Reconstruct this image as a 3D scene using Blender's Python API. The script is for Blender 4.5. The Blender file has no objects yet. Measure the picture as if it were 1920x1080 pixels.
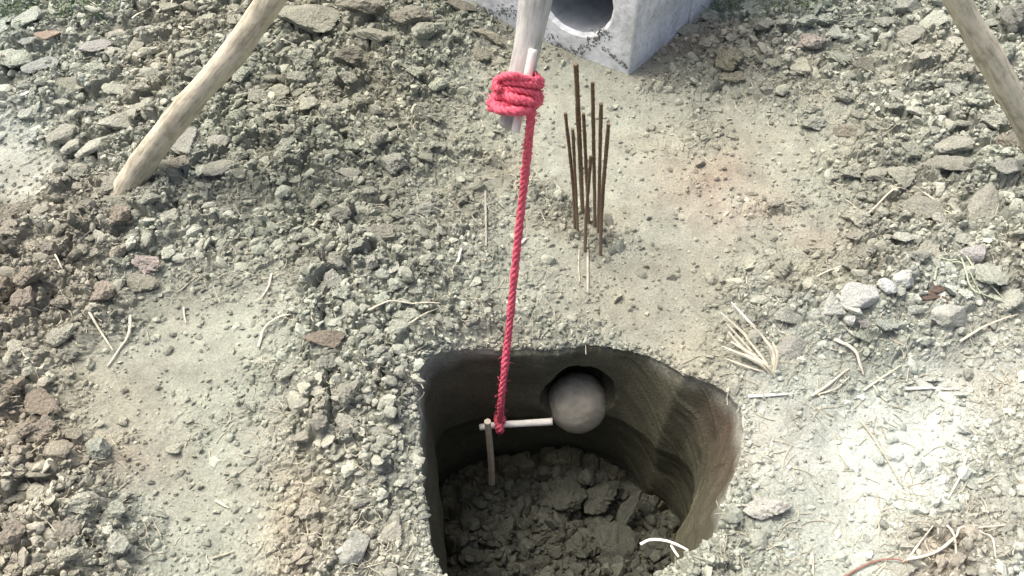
import bpy, math, random
import numpy as np
from mathutils import Vector
random.seed(7)
rng = np.random.default_rng(7)
C = bpy.context.scene.collection
SC = bpy.context.scene

# ------------------------------------------------------------ camera, sky, sun, exposure
CAM_H, CAM_Y, PITCH, FPX = 1.30, -1.09, math.radians(50), 1700.0
cam = bpy.data.cameras.new('camera'); camo = bpy.data.objects.new('camera', cam); C.objects.link(camo)
camo.location = (0, CAM_Y, CAM_H); camo.rotation_euler = (math.radians(90) - PITCH, 0, 0)
cam.sensor_width = 36; cam.lens = 36 * FPX / 1920; cam.clip_start = .02; cam.clip_end = 200
SC.camera = camo
SUN_EL, SUN_AZ = math.radians(62), math.radians(-55)      # azimuth from +Y towards +X: behind, to the left
w = bpy.data.worlds.new('World'); SC.world = w; w.use_nodes = True
nt = w.node_tree; bg = nt.nodes['Background']
sky = nt.nodes.new('ShaderNodeTexSky'); sky.sky_type = 'NISHITA'; sky.sun_disc = False
sky.sun_elevation = SUN_EL; sky.sun_rotation = SUN_AZ; sky.dust_density = 9; sky.air_density = .55; sky.ozone_density = .3
nt.links.new(sky.outputs[0], bg.inputs[0]); bg.inputs[1].default_value = .15
sl = bpy.data.lights.new('sun', 'SUN'); so = bpy.data.objects.new('sun', sl); C.objects.link(so)
sl.energy = 1.15; sl.angle = math.radians(32); sl.color = (1, .97, .92)
d = Vector((math.sin(SUN_AZ) * math.cos(SUN_EL), math.cos(SUN_AZ) * math.cos(SUN_EL), math.sin(SUN_EL)))
so.rotation_euler = d.to_track_quat('Z', 'Y').to_euler()
vs = SC.view_settings; vs.view_transform = 'Standard'; vs.look = 'None'; vs.gamma = 1; vs.use_curve_mapping = False
vs.exposure = 0.78

# ------------------------------------------------------------ camera maths (to find where things stand on the ground)
sp, cp = math.sin(PITCH), math.cos(PITCH)
def ray(px, py):
    u = (px - 960) / FPX; v = (540 - py) / FPX
    return np.array([u, cp + v * sp, -sp + v * cp])       # per unit of axis depth
def at_depth(px, py, dep): return np.array([0, CAM_Y, CAM_H]) + ray(px, py) * dep
def at_z(px, py, z=0.0):
    r = ray(px, py); return np.array([0, CAM_Y, CAM_H]) + r * ((z - CAM_H) / r[2])
def at_y(px, py, y):
    r = ray(px, py); return np.array([0, CAM_Y, CAM_H]) + r * ((y - CAM_Y) / r[1])
def pix(x, y, z=0.0):
    dy = y - CAM_Y; dz = z - CAM_H
    dep = np.maximum(dy * cp - dz * sp, .35); up = dy * sp + dz * cp
    return 960 + FPX * x / dep, 540 - FPX * up / dep

# ------------------------------------------------------------ noise
def h2(ix, iy, seed):
    n = (ix.astype(np.int64) * 374761393 + iy.astype(np.int64) * 668265263 + seed * 1442695041) & 0xffffffff
    n = ((n ^ (n >> 13)) * 1274126177) & 0xffffffff
    n = ((n ^ (n >> 16)) * 2246822519) & 0xffffffff
    return ((n ^ (n >> 15)) & 0xffffff) / float(0x1000000)
def vnoise(x, y, seed):
    ix, iy = np.floor(x), np.floor(y); fx, fy = x - ix, y - iy
    fx = fx * fx * (3 - 2 * fx); fy = fy * fy * (3 - 2 * fy)
    a, b = h2(ix, iy, seed), h2(ix + 1, iy, seed); c, e = h2(ix, iy + 1, seed), h2(ix + 1, iy + 1, seed)
    return (a + (b - a) * fx) * (1 - fy) + (c + (e - c) * fx) * fy - .5
def fbm(x, y, s, seed, octv=4):
    r = 0; a = 1.0
    for k in range(octv):
        r = r + a * vnoise(x / s + 17.3 * k, y / s - 9.1 * k, seed + k); s = s / 2.03; a *= .5
    return r
def sstep(a, b, x):
    t = np.clip((x - a) / (b - a), 0, 1); return t * t * (3 - 2 * t)
def clods(x, y, s, seed):
    x = x + .55 * s * vnoise(x / s * 1.7, y / s * 1.7, seed + 50); y = y + .55 * s * vnoise(x / s * 1.7 + 9, y / s * 1.7, seed + 51)
    gx, gy = x / s, y / s; ix, iy = np.floor(gx), np.floor(gy)
    f1 = np.full(gx.shape, 9.0); f2 = f1.copy(); r1 = f1 * 0; tx = f1 * 0; ty = f1 * 0; ddx = f1 * 0; ddy = f1 * 0
    for i in (-1, 0, 1):
        for j in (-1, 0, 1):
            cx, cy = ix + i, iy + j
            qx = gx - (cx + h2(cx, cy, seed)); qy = gy - (cy + h2(cx, cy, seed + 1)); dd = np.sqrt(qx * qx + qy * qy)
            m = dd < f1
            f2 = np.where(m, f1, np.minimum(f2, dd)); f1 = np.where(m, dd, f1)
            r1 = np.where(m, h2(cx, cy, seed + 2), r1); tx = np.where(m, h2(cx, cy, seed + 3) - .5, tx); ty = np.where(m, h2(cx, cy, seed + 4) - .5, ty)
            ddx = np.where(m, qx, ddx); ddy = np.where(m, qy, ddy)
    return s * ((.15 + .6 * r1 * r1) * sstep(0, .22, f2 - f1) + 1.0 * (ddx * tx + ddy * ty) * sstep(0, .12, f2 - f1))

# ------------------------------------------------------------ what the ground is like, region by region
ROUGH = np.array([[int(c) for c in r] for r in (
 '8888986577888', '8888984267789', '8888853235788', '3688852222688', '7875874222688',
 '9734874225887', '9623872255434', '9733862264134', '9833662265256', '9843763374377')], float)
PAL = dict(o=(168,161,136), c=(177,169,146), d=(166,149,126), g=(176,180,166), b=(186,166,140), p=(201,197,183), w=(214,211,201), r=(184,158,134), n=(184,177,156))  # w: near-white tone of the lower right patch
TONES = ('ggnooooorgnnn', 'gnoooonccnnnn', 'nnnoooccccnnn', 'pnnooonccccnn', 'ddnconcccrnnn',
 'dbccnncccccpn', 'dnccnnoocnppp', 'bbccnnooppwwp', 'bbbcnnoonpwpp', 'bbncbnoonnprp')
def lin(c): 
    c = np.array(c, float) / 255; return np.where(c < .04045, c / 12.92, ((c + .055) / 1.055) ** 2.4)
def grey(c, k=.48): return c * (1 - k) + k * np.array([1, 1.02, .97]) * (c @ np.array([.25, .6, .15]))[..., None] if np.ndim(c) > 1 else c * (1 - k) + k * float(c @ np.array([.25, .6, .15]))
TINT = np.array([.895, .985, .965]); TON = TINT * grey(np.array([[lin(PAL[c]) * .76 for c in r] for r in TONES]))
def grid(A, x, y, wob=0):
    px, py = pix(x, y)
    if wob:
        px = px + wob * fbm(x, y, .22, 5, 3); py = py + wob * fbm(x, y, .22, 15, 3)
    gx = np.clip(px / 160, 0, 11.999); gy = np.clip(py / 120, 0, 8.999)
    ix, iy = gx.astype(int), gy.astype(int); fx, fy = gx - ix, gy - iy
    if A.ndim == 3: fx = fx[..., None]; fy = fy[..., None]
    return (A[iy, ix] * (1 - fx) + A[iy, ix + 1] * fx) * (1 - fy) + (A[iy + 1, ix] * (1 - fx) + A[iy + 1, ix + 1] * fx) * fy
def lerp(a, b, t): return a + (b - a) * t
def arr(v): return np.atleast_1d(np.asarray(v, float))
BLOBS = [(1130, 455, 75, 32, 4), (1010, 360, 55, 45, 3.5), (1060, 400, 60, 30, 3), (1440, 400, 60, 30, 3), (1300, 350, 40, 20, 2.5), (1070, 620, 60, 20, 3), (900, 300, 60, 30, 2), (1330, 280, 60, 40, 2), (680, 800, 90, 110, 1.5)]
def blobs(x, y):
    px, py = pix(x, y); return sum(a * np.exp(-((px - cx) / sx) ** 2 - ((py - cy) / sy) ** 2) for cx, cy, sx, sy, a in BLOBS)
def rough(x, y): return np.clip(grid(ROUGH, x, y, 110) + blobs(x, y) + 2.2 * fbm(x, y, .10, 90, 3), .6, 9) / 9
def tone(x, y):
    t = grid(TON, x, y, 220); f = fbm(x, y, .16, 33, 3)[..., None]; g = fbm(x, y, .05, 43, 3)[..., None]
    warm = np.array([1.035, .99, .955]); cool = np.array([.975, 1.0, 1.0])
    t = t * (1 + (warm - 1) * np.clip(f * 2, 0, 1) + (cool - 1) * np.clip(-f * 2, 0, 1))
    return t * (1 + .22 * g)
CC = at_z(1180, 136, .02); LL = at_z(828, -4, .02); RRt = at_z(1352, -2, .02)
a1 = math.atan2(LL[1] - CC[1], LL[0] - CC[0]); a2 = math.atan2(RRt[1] - CC[1], RRt[0] - CC[0]); am = (a1 + a2) / 2
uL = np.array([math.cos(a1), math.sin(a1)]); uR = np.array([math.cos(a2), math.sin(a2)])
def blockdist(x, y):
    u = (x - CC[0]) * uL[0] + (y - CC[1]) * uL[1]; v = (x - CC[0]) * uR[0] + (y - CC[1]) * uR[1]
    return np.hypot(np.maximum(-u, 0), np.maximum(-v, 0))
def base(x, y):
    r = np.clip(grid(ROUGH, x, y), 1, 9); b = .0085 * np.maximum(r - 2, 0) + .02 * fbm(x, y, .45, 3, 2); k = .15 + .85 * sstep(.02, .16, blockdist(x, y)); return b * k + .012 * (1 - k)
def G(px, py):
    z = 0
    for _ in range(8):
        p = at_z(px, py, z); z = float(base(arr(p[0]), arr(p[1]))[0])
    return p

# pit rim, traced on the ground
RIM = [(790,715),(812,684),(868,662),(950,654),(1030,650),(1110,642),(1190,654),(1245,684),(1278,712),(1335,728),(1382,768),(1392,838),(1372,905),
       (1348,955),(1338,1010),(1295,1046),(1235,1078),(1180,1120),(1060,1165),(940,1160),(868,1125),(826,1080),(812,1020),(800,950),(793,860),(790,785)]
RW = np.array([at_z(a, b, 0)[:2] for a, b in RIM])
PC = at_z(1075, 880, 0)[:2]
rang = np.unwrap(np.arctan2(RW[:, 1] - PC[1], RW[:, 0] - PC[0])); rrad = np.hypot(RW[:, 1] - PC[1], RW[:, 0] - PC[0])
o_ = np.argsort(np.mod(rang, 2 * math.pi)); ra = np.mod(rang, 2 * math.pi)[o_]; rr = rrad[o_]
ra = np.concatenate([ra - 2 * math.pi, ra, ra + 2 * math.pi]); rr = np.concatenate([rr] * 3)
_t = np.linspace(-2 * math.pi, 4 * math.pi, 3 * 720); _r = np.interp(_t, ra, rr)
_k = np.exp(-np.linspace(-2, 2, 13) ** 2); _k /= _k.sum(); _r = np.convolve(_r, _k, 'same')
def rim_r(th):
    r = np.interp(th, _t, _r)
    return r + .008 * vnoise(th * 7 + 100, th * 0 + 3.3, 61) + .004 * vnoise(th * 22 + 100, th * 0 + 1.3, 62) + .0018 * vnoise(th * 60 + 100, th * 0, 63)
def rimdist(x, y):
    dx, dy = x - PC[0], y - PC[1]; th = np.mod(np.arctan2(dy, dx), 2 * math.pi)
    return np.hypot(dx, dy) - rim_r(th)
def height(x, y):
    R = rough(x, y); b = base(x, y)
    k = sstep(.28, .75, R)
    h = clods(x, y, .066, 1) * .62 * sstep(.5, .9, R) + clods(x, y, .031, 11) * .65 * k + clods(x, y, .0155, 21) * .55 * np.clip(k + .0, 0, 1)
    h = h + clods(x, y, .008, 31) * .4 * np.clip(k + .03, 0, 1)
    h = h + .010 * fbm(x, y, .09, 71, 4) * (.35 + k) + .0012 * fbm(x, y, .012, 81, 3)
    e = rimdist(x, y); h = h * (.25 + .75 * sstep(0, .09, blockdist(x, y)))
    return b + h * (.35 + .65 * sstep(0, .05, e)) - .005 * (1 - sstep(0, .01, e)) - .006 * (1 - sstep(0, .08, e))

# ------------------------------------------------------------ object helpers
def mesh_np(name, V, F, mat, tones=None, smooth=False):
    """V (n,3); F (m,k) ints, k = 3 or 4"""
    V = np.asarray(V, np.float32); F = np.asarray(F, np.int32); k = F.shape[1]
    me = bpy.data.meshes.new(name); me.vertices.add(len(V)); me.vertices.foreach_set('co', V.ravel())
    me.loops.add(F.size); me.loops.foreach_set('vertex_index', F.ravel())
    me.polygons.add(len(F)); me.polygons.foreach_set('loop_start', np.arange(0, F.size, k, dtype=np.int32))
    me.polygons.foreach_set('loop_total', np.full(len(F), k, np.int32))
    me.polygons.foreach_set('use_smooth', np.full(len(F), smooth))
    if tones is not None:
        a = me.attributes.new('tone', 'FLOAT_COLOR', 'POINT')
        a.data.foreach_set('color', np.concatenate([tones, np.ones((len(V), 1))], 1).astype(np.float32).ravel())
    me.update(calc_edges=True); me.validate(); me.materials.append(mat); return me
def link(name, me, parent=None, loc=None):
    o = bpy.data.objects.new(name, me); C.objects.link(o)
    if parent: o.parent = parent
    if loc is not None: o.location = loc
    return o
def tag(o, label=None, cat=None, group=None, kind=None):
    for k, v in (('label', label), ('category', cat), ('group', group), ('kind', kind)):
        if v: o[k] = v
    return o
def empty(name, loc, label, cat, group=None):
    o = bpy.data.objects.new(name, None); C.objects.link(o); o.location = loc; o.empty_display_size = .02
    return tag(o, label, cat, group)
def catmull(P, n):
    P = np.asarray(P, float)
    if len(P) == 2: return P[0] + (P[1] - P[0]) * np.linspace(0, 1, n)[:, None]
    Q = np.vstack([2 * P[0] - P[1], P, 2 * P[-1] - P[-2]]); out = []
    for t in np.linspace(0, len(P) - 1, n):
        i = min(int(t), len(P) - 2); f = t - i; a, b, c, e = Q[i:i + 4]
        out.append(.5 * ((2 * b) + (c - a) * f + (2 * a - 5 * b + 4 * c - e) * f * f + (3 * b - a - 3 * c + e) * f ** 3))
    return np.array(out)
def frames(P):
    T = np.gradient(P, axis=0); T /= np.linalg.norm(T, axis=1)[:, None] + 1e-12
    n = np.cross(T[0], [0, 0, 1.0]); 
    if np.linalg.norm(n) < .1: n = np.cross(T[0], [1.0, 0, 0])
    N = []
    for t in T:
        n = n - t * np.dot(n, t); n = n / (np.linalg.norm(n) + 1e-12); N.append(n)
    N = np.array(N); return T, N, np.cross(T, N)
def tube(P, R, sides=8, amp=0, seed=0, freq=30, flat=1.0):
    P = np.asarray(P, float); R = np.broadcast_to(np.asarray(R, float), (len(P),)); T, N, B = frames(P)
    a = np.linspace(0, 2 * math.pi, sides, endpoint=False); s = np.concatenate([[0], np.cumsum(np.linalg.norm(np.diff(P, axis=0), axis=1))])
    rad = R[:, None] * np.ones(sides)
    if amp:
        A, S = np.meshgrid(a, s); 
        nz = fbm(S * freq + 50, np.cos(A) * 1.3 + 7, 1, seed, 3) + fbm(S * freq + 50, np.sin(A) * 1.3 + 3, 1, seed + 9, 3)
        rad = rad * (1 + amp * nz)
    V = P[:, None] + rad[..., None] * (np.cos(a)[None, :, None] * N[:, None] + flat * np.sin(a)[None, :, None] * B[:, None])
    n = len(P); V = np.concatenate([V.reshape(-1, 3), P[:1], P[-1:]])
    i, j = np.meshgrid(np.arange(n - 1), np.arange(sides), indexing='ij'); j2 = (j + 1) % sides
    F = np.stack([i * sides + j, i * sides + j2, (i + 1) * sides + j2, (i + 1) * sides + j], -1).reshape(-1, 4)
    j = np.arange(sides); j2 = (j + 1) % sides; c0 = n * sides
    cap0 = np.stack([j2, j, np.full(sides, c0), np.full(sides, c0)], -1); b = (n - 1) * sides
    cap1 = np.stack([b + j, b + j2, np.full(sides, c0 + 1), np.full(sides, c0 + 1)], -1)
    T3 = np.concatenate([F[:, [0, 1, 2]], F[:, [0, 2, 3]], cap0[:, :3], cap1[:, :3]])
    return V, T3
def join(parts):
    V, F, n = [], [], 0
    for v, f in parts: V.append(v); F.append(f + n); n += len(v)
    return np.concatenate(V), np.concatenate(F)

# ------------------------------------------------------------ materials
def mat(name): 
    m = bpy.data.materials.new(name); m.use_nodes = True; return m, m.node_tree, m.node_tree.nodes['Principled BSDF']
def N(nt, t, **k):
    n = nt.nodes.new(t)
    for a, b in k.items(): setattr(n, a, b)
    return n
def soil(name, damp=1.0, rgh=.95, island=.35, bump=.6, sc=1.0):
    m, t, b = mat(name); L = t.links.new
    tc = N(t, 'ShaderNodeTexCoord'); geo = N(t, 'ShaderNodeNewGeometry')
    at = N(t, 'ShaderNodeAttribute', attribute_name='tone')
    n1 = N(t, 'ShaderNodeTexNoise'); n1.inputs['Scale'].default_value = 28 * sc; n1.inputs['Detail'].default_value = 8; n1.inputs['Roughness'].default_value = .7
    n2 = N(t, 'ShaderNodeTexNoise'); n2.inputs['Scale'].default_value = 260 * sc; n2.inputs['Detail'].default_value = 5; n2.inputs['Roughness'].default_value = .7
    vo = N(t, 'ShaderNodeTexVoronoi'); vo.inputs['Scale'].default_value = 170 * sc
    for n in (n1, n2, vo): L(geo.outputs['Position'], n.inputs['Vector'])
    mr = N(t, 'ShaderNodeMapRange'); mr.inputs[1].default_value = .3; mr.inputs[2].default_value = .7; mr.inputs[3].default_value = .82; mr.inputs[4].default_value = 1.16
    L(n1.outputs[0], mr.inputs[0])
    mr2 = N(t, 'ShaderNodeMapRange'); mr2.inputs[1].default_value = .35; mr2.inputs[2].default_value = .65; mr2.inputs[3].default_value = .74; mr2.inputs[4].default_value = 1.22
    L(n2.outputs[0], mr2.inputs[0])
    mr3 = N(t, 'ShaderNodeMapRange'); mr3.inputs[3].default_value = 1 - island; mr3.inputs[4].default_value = 1 + island * .9
    L(geo.outputs['Random Per Island'], mr3.inputs[0])
    mu = N(t, 'ShaderNodeMath', operation='MULTIPLY'); L(mr.outputs[0], mu.inputs[0]); L(mr2.outputs[0], mu.inputs[1])
    mu2 = N(t, 'ShaderNodeMath', operation='MULTIPLY'); L(mu.outputs[0], mu2.inputs[0]); mu2.inputs[1].default_value = damp
    if island: 
        mu3 = N(t, 'ShaderNodeMath', operation='MULTIPLY'); L(mu2.outputs[0], mu3.inputs[0]); L(mr3.outputs[0], mu3.inputs[1]); mu2 = mu3
    vm = N(t, 'ShaderNodeVectorMath', operation='SCALE'); L(at.outputs['Color'], vm.inputs[0]); L(mu2.outputs[0], vm.inputs['Scale'])
    L(vm.outputs[0], b.inputs['Base Color'])
    b.inputs['Roughness'].default_value = rgh; b.inputs['Specular IOR Level'].default_value = .25
    ad = N(t, 'ShaderNodeMath', operation='MULTIPLY_ADD'); L(vo.outputs['Distance'], ad.inputs[0]); ad.inputs[1].default_value = -.5; L(n2.outputs[0], ad.inputs[2])
    bp = N(t, 'ShaderNodeBump'); bp.inputs['Strength'].default_value = bump; bp.inputs['Distance'].default_value = .004 / sc
    L(ad.outputs[0], bp.inputs['Height']); L(bp.outputs[0], b.inputs['Normal'])
    return m
def plain(name, col, rgh=.85, var=.25, scale=60, bump=.3, dist=.002, stretch=None, col2=None):
    m, t, b = mat(name); L = t.links.new
    tc = N(t, 'ShaderNodeNewGeometry'); mp = N(t, 'ShaderNodeMapping')
    if stretch: mp.inputs['Scale'].default_value = stretch
    n = N(t, 'ShaderNodeTexNoise'); n.inputs['Scale'].default_value = scale; n.inputs['Detail'].default_value = 6; n.inputs['Roughness'].default_value = .65
    L(tc.outputs['Position'], mp.inputs[0]); L(mp.outputs[0], n.inputs['Vector'])
    cr = N(t, 'ShaderNodeValToRGB'); c = np.array(col); c2 = np.array(col2) if col2 else c * (1 - var)
    cr.color_ramp.elements[0].position = .32; cr.color_ramp.elements[1].position = .66
    cr.color_ramp.elements[0].color = (*c2, 1); cr.color_ramp.elements[1].color = (*(c * (1 + var * .4)), 1)
    L(n.outputs[0], cr.inputs[0]); L(cr.outputs[0], b.inputs['Base Color']); b.inputs['Roughness'].default_value = rgh
    b.inputs['Specular IOR Level'].default_value = .3
    bp = N(t, 'ShaderNodeBump'); bp.inputs['Strength'].default_value = bump; bp.inputs['Distance'].default_value = dist
    L(n.outputs[0], bp.inputs['Height']); L(bp.outputs[0], b.inputs['Normal']); return m
M_ground = soil('dry_clay', island=0, bump=.4)
M_crumb = soil('clay_crumbs', island=.32, bump=.45)
M_clod = soil('clay_clod_surface', island=0, bump=1.0)
M_pit = soil('damp_clay', damp=1, rgh=.75, island=0, bump=.45)
M_pitc = soil('damp_crumbs', damp=1, rgh=.75, island=.25, bump=.4)
def wood(name, light, dark):
    m, t, b = mat(name); L = t.links.new; at = N(t, 'ShaderNodeAttribute', attribute_name='grain'); ge = N(t, 'ShaderNodeNewGeometry')
    n1 = N(t, 'ShaderNodeTexNoise'); n1.inputs['Scale'].default_value = 160; n1.inputs['Detail'].default_value = 6; n1.inputs['Roughness'].default_value = .7; L(at.outputs['Vector'], n1.inputs['Vector'])
    n2 = N(t, 'ShaderNodeTexNoise'); n2.inputs['Scale'].default_value = 22; n2.inputs['Detail'].default_value = 7; n2.inputs['Roughness'].default_value = .7; L(ge.outputs['Position'], n2.inputs['Vector'])
    ad = N(t, 'ShaderNodeMath', operation='MULTIPLY_ADD'); L(n1.outputs[0], ad.inputs[0]); ad.inputs[1].default_value = .6; 
    m2 = N(t, 'ShaderNodeMath', operation='MULTIPLY'); L(n2.outputs[0], m2.inputs[0]); m2.inputs[1].default_value = .5; L(m2.outputs[0], ad.inputs[2])
    cr = N(t, 'ShaderNodeValToRGB'); cr.color_ramp.elements[0].position = .42; cr.color_ramp.elements[0].color = (*dark, 1); cr.color_ramp.elements[1].position = .60; cr.color_ramp.elements[1].color = (*light, 1)
    L(ad.outputs[0], cr.inputs[0]); L(cr.outputs[0], b.inputs['Base Color']); b.inputs['Roughness'].default_value = .85; b.inputs['Specular IOR Level'].default_value = .25
    bp = N(t, 'ShaderNodeBump'); bp.inputs['Strength'].default_value = .8; bp.inputs['Distance'].default_value = .004; L(ad.outputs[0], bp.inputs['Height']); L(bp.outputs[0], b.inputs['Normal']); return m
M_bark = wood('weathered_branch', (.62, .585, .46), (.29, .27, .20))
M_grey = wood('grey_branch', (.56, .58, .54), (.34, .35, .33)); M_thin = plain('grey_line', (.36, .35, .30))
M_peel = plain('peeled_wood', (.84, .82, .75), scale=70, var=.12, rgh=.6)
M_trig = plain('split_wood', (.62, .55, .43), scale=70, var=.2, rgh=.7)
M_straw = plain('dry_straw', (.66, .63, .50), scale=90, var=.3, rgh=.75)
M_root = plain('pale_root', (.66, .62, .52), scale=120, var=.3, rgh=.8)
M_fib = plain('dry_fibre', (.50, .48, .38), scale=90, var=.4, rgh=.85)
M_green = plain('faded_grass', (.20, .27, .16), scale=60, var=.4, rgh=.7)
M_rust = plain('rusted_iron', (.19, .13, .08), scale=160, var=.5, rgh=.85, bump=.7, dist=.001)
_t2 = M_rust.node_tree; _g = N(_t2, 'ShaderNodeNewGeometry'); _sx = N(_t2, 'ShaderNodeSeparateXYZ'); _mr = N(_t2, 'ShaderNodeMapRange'); _mx = N(_t2, 'ShaderNodeMix', data_type='RGBA')
_t2.links.new(_g.outputs['Position'], _sx.inputs[0]); _t2.links.new(_sx.outputs[2], _mr.inputs[0]); _mr.inputs[1].default_value = .02; _mr.inputs[2].default_value = .17; _mr.inputs[3].default_value = .62; _mr.inputs[4].default_value = 0
_b = _t2.nodes['Principled BSDF']; _src = _b.inputs['Base Color'].links[0].from_socket; _t2.links.new(_mr.outputs[0], _mx.inputs[0]); _t2.links.new(_src, _mx.inputs[6]); _mx.inputs[7].default_value = (.30, .25, .18, 1); _t2.links.new(_mx.outputs[2], _b.inputs['Base Color'])
M_ball = plain('dried_clay_ball', (.40, .385, .315), scale=38, var=.28, bump=.7, dist=.004, rgh=.9)
M_red = plain('red_cord', (.88, .15, .22), scale=260, var=.45, rgh=.6, bump=.9, dist=.002)

# ------------------------------------------------------------ ground sheet, wrapped round the pit
thA = np.linspace(math.radians(-18), math.radians(198), 1150, endpoint=False); thB = np.linspace(math.radians(198), math.radians(342), 330, endpoint=False)
TH = np.concatenate([thA, thB]); THm = np.mod(TH, 2 * math.pi); nT = len(TH)
rho = [0.0]
while rho[-1] < 30:
    s = rho[-1]; rho.append(s + (.0025 + .0022 * s if s < 1.9 else .03 * (1 + s * 3)))
rho = np.array(rho); nR = len(rho)
RR = rim_r(THm)
E = RR[None, :] + rho[:, None]
X = PC[0] + E * np.cos(TH); Y = PC[1] + E * np.sin(TH)
Z = height(X, Y); Z = np.where(rho[:, None] > 2.2, .03, Z)
ZR = Z[0].copy()
V = np.stack([X, Y, Z], -1).reshape(-1, 3)
def ringfaces(n, m, flip=False):
    i, j = np.meshgrid(np.arange(n - 1), np.arange(m), indexing='ij'); j2 = (j + 1) % m
    F = np.stack([i * m + j, (i + 1) * m + j, (i + 1) * m + j2, i * m + j2], -1).reshape(-1, 4)
    return F[:, ::-1] if flip else F
o = link('ground', mesh_np('ground', V, ringfaces(nR, nT), M_ground, (tone(X, Y) * (1 - .20 * sstep(.35, .8, rough(X, Y)))[..., None]).reshape(-1, 3), smooth=False)); tag(o, kind='structure')  # heap ground coloured darker, so gaps between crumbs read as shaded

# pit: wall then floor
DEP = .405
BALL = at_y(1082, 756, -.13)       # centre of the ball sits just inside the back wall
BALL_R = .058
nW, nF = 125, 85
t = np.linspace(0, 1, nW)
RS = np.interp(THm, _t, _r)
zz = ZR[None, :] * (1 - t[:, None]) + (-DEP) * t[:, None]
prof = np.interp(-zz, [-.1, 0, .02, .06, .20, .24, .30, .40, .44], [0, 0, -.004, -.010, -.018, -.002, .010, .012, .0])
right = np.exp(-((np.mod(TH + math.pi, 2 * math.pi) - math.pi - .05) / .75) ** 2)[None, :]
prof = prof - right * np.interp(-zz, [0, .12, .3, .45], [0, .035, .055, .060])
fr = sstep(0, .03, t)[:, None]
arc = TH[None, :] * .3
bx = PC[0] + RS * np.cos(TH) + .75 * zz; by = PC[1] + RS * np.sin(TH) - .95 * zz
nz = .014 * fbm(bx, by, .22, 101, 3) + .0065 * clods(bx, by, .08, 111) / .08 * (.12 + .95 * right) + .005 * fbm(bx, by, .035, 121, 3) * (.35 + .8 * right)
fr2 = sstep(0, .10, t)[:, None]
Rw = RR[None, :] * (1 - fr2) + RS[None, :] * fr2 + (prof + nz) * fr
Xw = PC[0] + Rw * np.cos(TH); Yw = PC[1] + Rw * np.sin(TH)
# socket round the ball
SOZ, SOH, SOW = -.137, .076, .069
qd = np.hypot((Xw - BALL[0]) / SOW, (zz - SOZ) / SOH); ang = np.arctan2(zz - SOZ, Xw - BALL[0])
sr = 1 + .09 * vnoise(ang * 1.6 + 20, ang * 0, 131) + .06 * vnoise(ang * 6 + 20, ang * 0, 132)
push = .14 * (1 - sstep(-.05, .05, qd - sr)) * (Yw > PC[1])
YBACK = float(np.median(Yw[(qd < 1.3) & (Yw > PC[1])]))
Yw = Yw + push
# floor
g = np.linspace(0, 1, nF)[1:]
Rf = Rw[-1][None, :] * (1 - g[:, None]); Xf = PC[0] + Rf * np.cos(TH); Yf = PC[1] + Rf * np.sin(TH)
def pitfloor(x, y):
    h = clods(x + 3, y, .09, 201) * .45 + clods(x + 3, y, .035, 211) * .6 + clods(x + 3, y, .016, 221) * .5 + .03 * fbm(x, y, .2, 231, 3)
    return -DEP + .02 + h + .045 * sstep(.12, -.25, y - PC[1])
Zf = pitfloor(Xf, Yf); Zf = -DEP + (Zf + DEP) * sstep(0, .10, g)[:, None] ** .8
Zf[-1] = Zf[-1].mean()
Xp = np.concatenate([Xw, Xf]); Yp = np.concatenate([Yw, Yf]); Zp = np.concatenate([zz, Zf])
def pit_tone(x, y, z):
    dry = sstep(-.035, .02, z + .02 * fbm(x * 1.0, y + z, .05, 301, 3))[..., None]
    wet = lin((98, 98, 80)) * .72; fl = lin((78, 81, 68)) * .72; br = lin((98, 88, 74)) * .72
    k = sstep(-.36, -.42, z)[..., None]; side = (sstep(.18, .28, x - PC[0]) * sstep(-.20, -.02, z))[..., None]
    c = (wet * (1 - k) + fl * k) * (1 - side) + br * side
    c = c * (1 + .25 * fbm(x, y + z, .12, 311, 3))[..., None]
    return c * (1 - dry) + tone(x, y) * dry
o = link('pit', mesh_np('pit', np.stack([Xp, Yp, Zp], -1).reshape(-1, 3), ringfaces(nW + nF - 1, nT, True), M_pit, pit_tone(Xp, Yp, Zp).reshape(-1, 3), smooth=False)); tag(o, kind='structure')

# ------------------------------------------------------------ clay block with a bore
uL3 = np.array([*uL, 0]); uR3 = np.array([*uR, 0]); z0 = CC[2] - .12; O = np.array([CC[0], CC[1], z0]); HB = .60
def on_face(px, py):   # point of the left face seen at that pixel
    r = ray(px, py); c0 = np.array([0, CAM_Y, CAM_H]); nf = np.array([uL[1], -uL[0], 0]); k = np.dot(O - c0, nf) / np.dot(r, nf); p = c0 + r * k
    return np.dot(p - O, uL3), p[2] - z0
m, t_, b_ = mat('pale_concrete'); L_ = t_.links.new
ge = N(t_, 'ShaderNodeNewGeometry'); n1 = N(t_, 'ShaderNodeTexNoise'); n1.inputs['Scale'].default_value = 14; n1.inputs['Detail'].default_value = 7; n1.inputs['Roughness'].default_value = .68
n2 = N(t_, 'ShaderNodeTexNoise'); n2.inputs['Scale'].default_value = 95; n2.inputs['Detail'].default_value = 4
L_(ge.outputs['Position'], n1.inputs['Vector']); L_(ge.outputs['Position'], n2.inputs['Vector'])
cr = N(t_, 'ShaderNodeValToRGB'); cr.color_ramp.elements[0].position = .34; cr.color_ramp.elements[0].color = (.55, .58, .58, 1)
cr.color_ramp.elements[1].position = .56; cr.color_ramp.elements[1].color = (.88, .92, .94, 1)
L_(n1.outputs[0], cr.inputs[0]); mx = N(t_, 'ShaderNodeMix', data_type='RGBA', blend_type='MULTIPLY'); mx.inputs[0].default_value = .5
cr2 = N(t_, 'ShaderNodeValToRGB'); cr2.color_ramp.elements[0].position = .33; cr2.color_ramp.elements[0].color = (.6, .6, .58, 1); cr2.color_ramp.elements[1].position = .5
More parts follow.
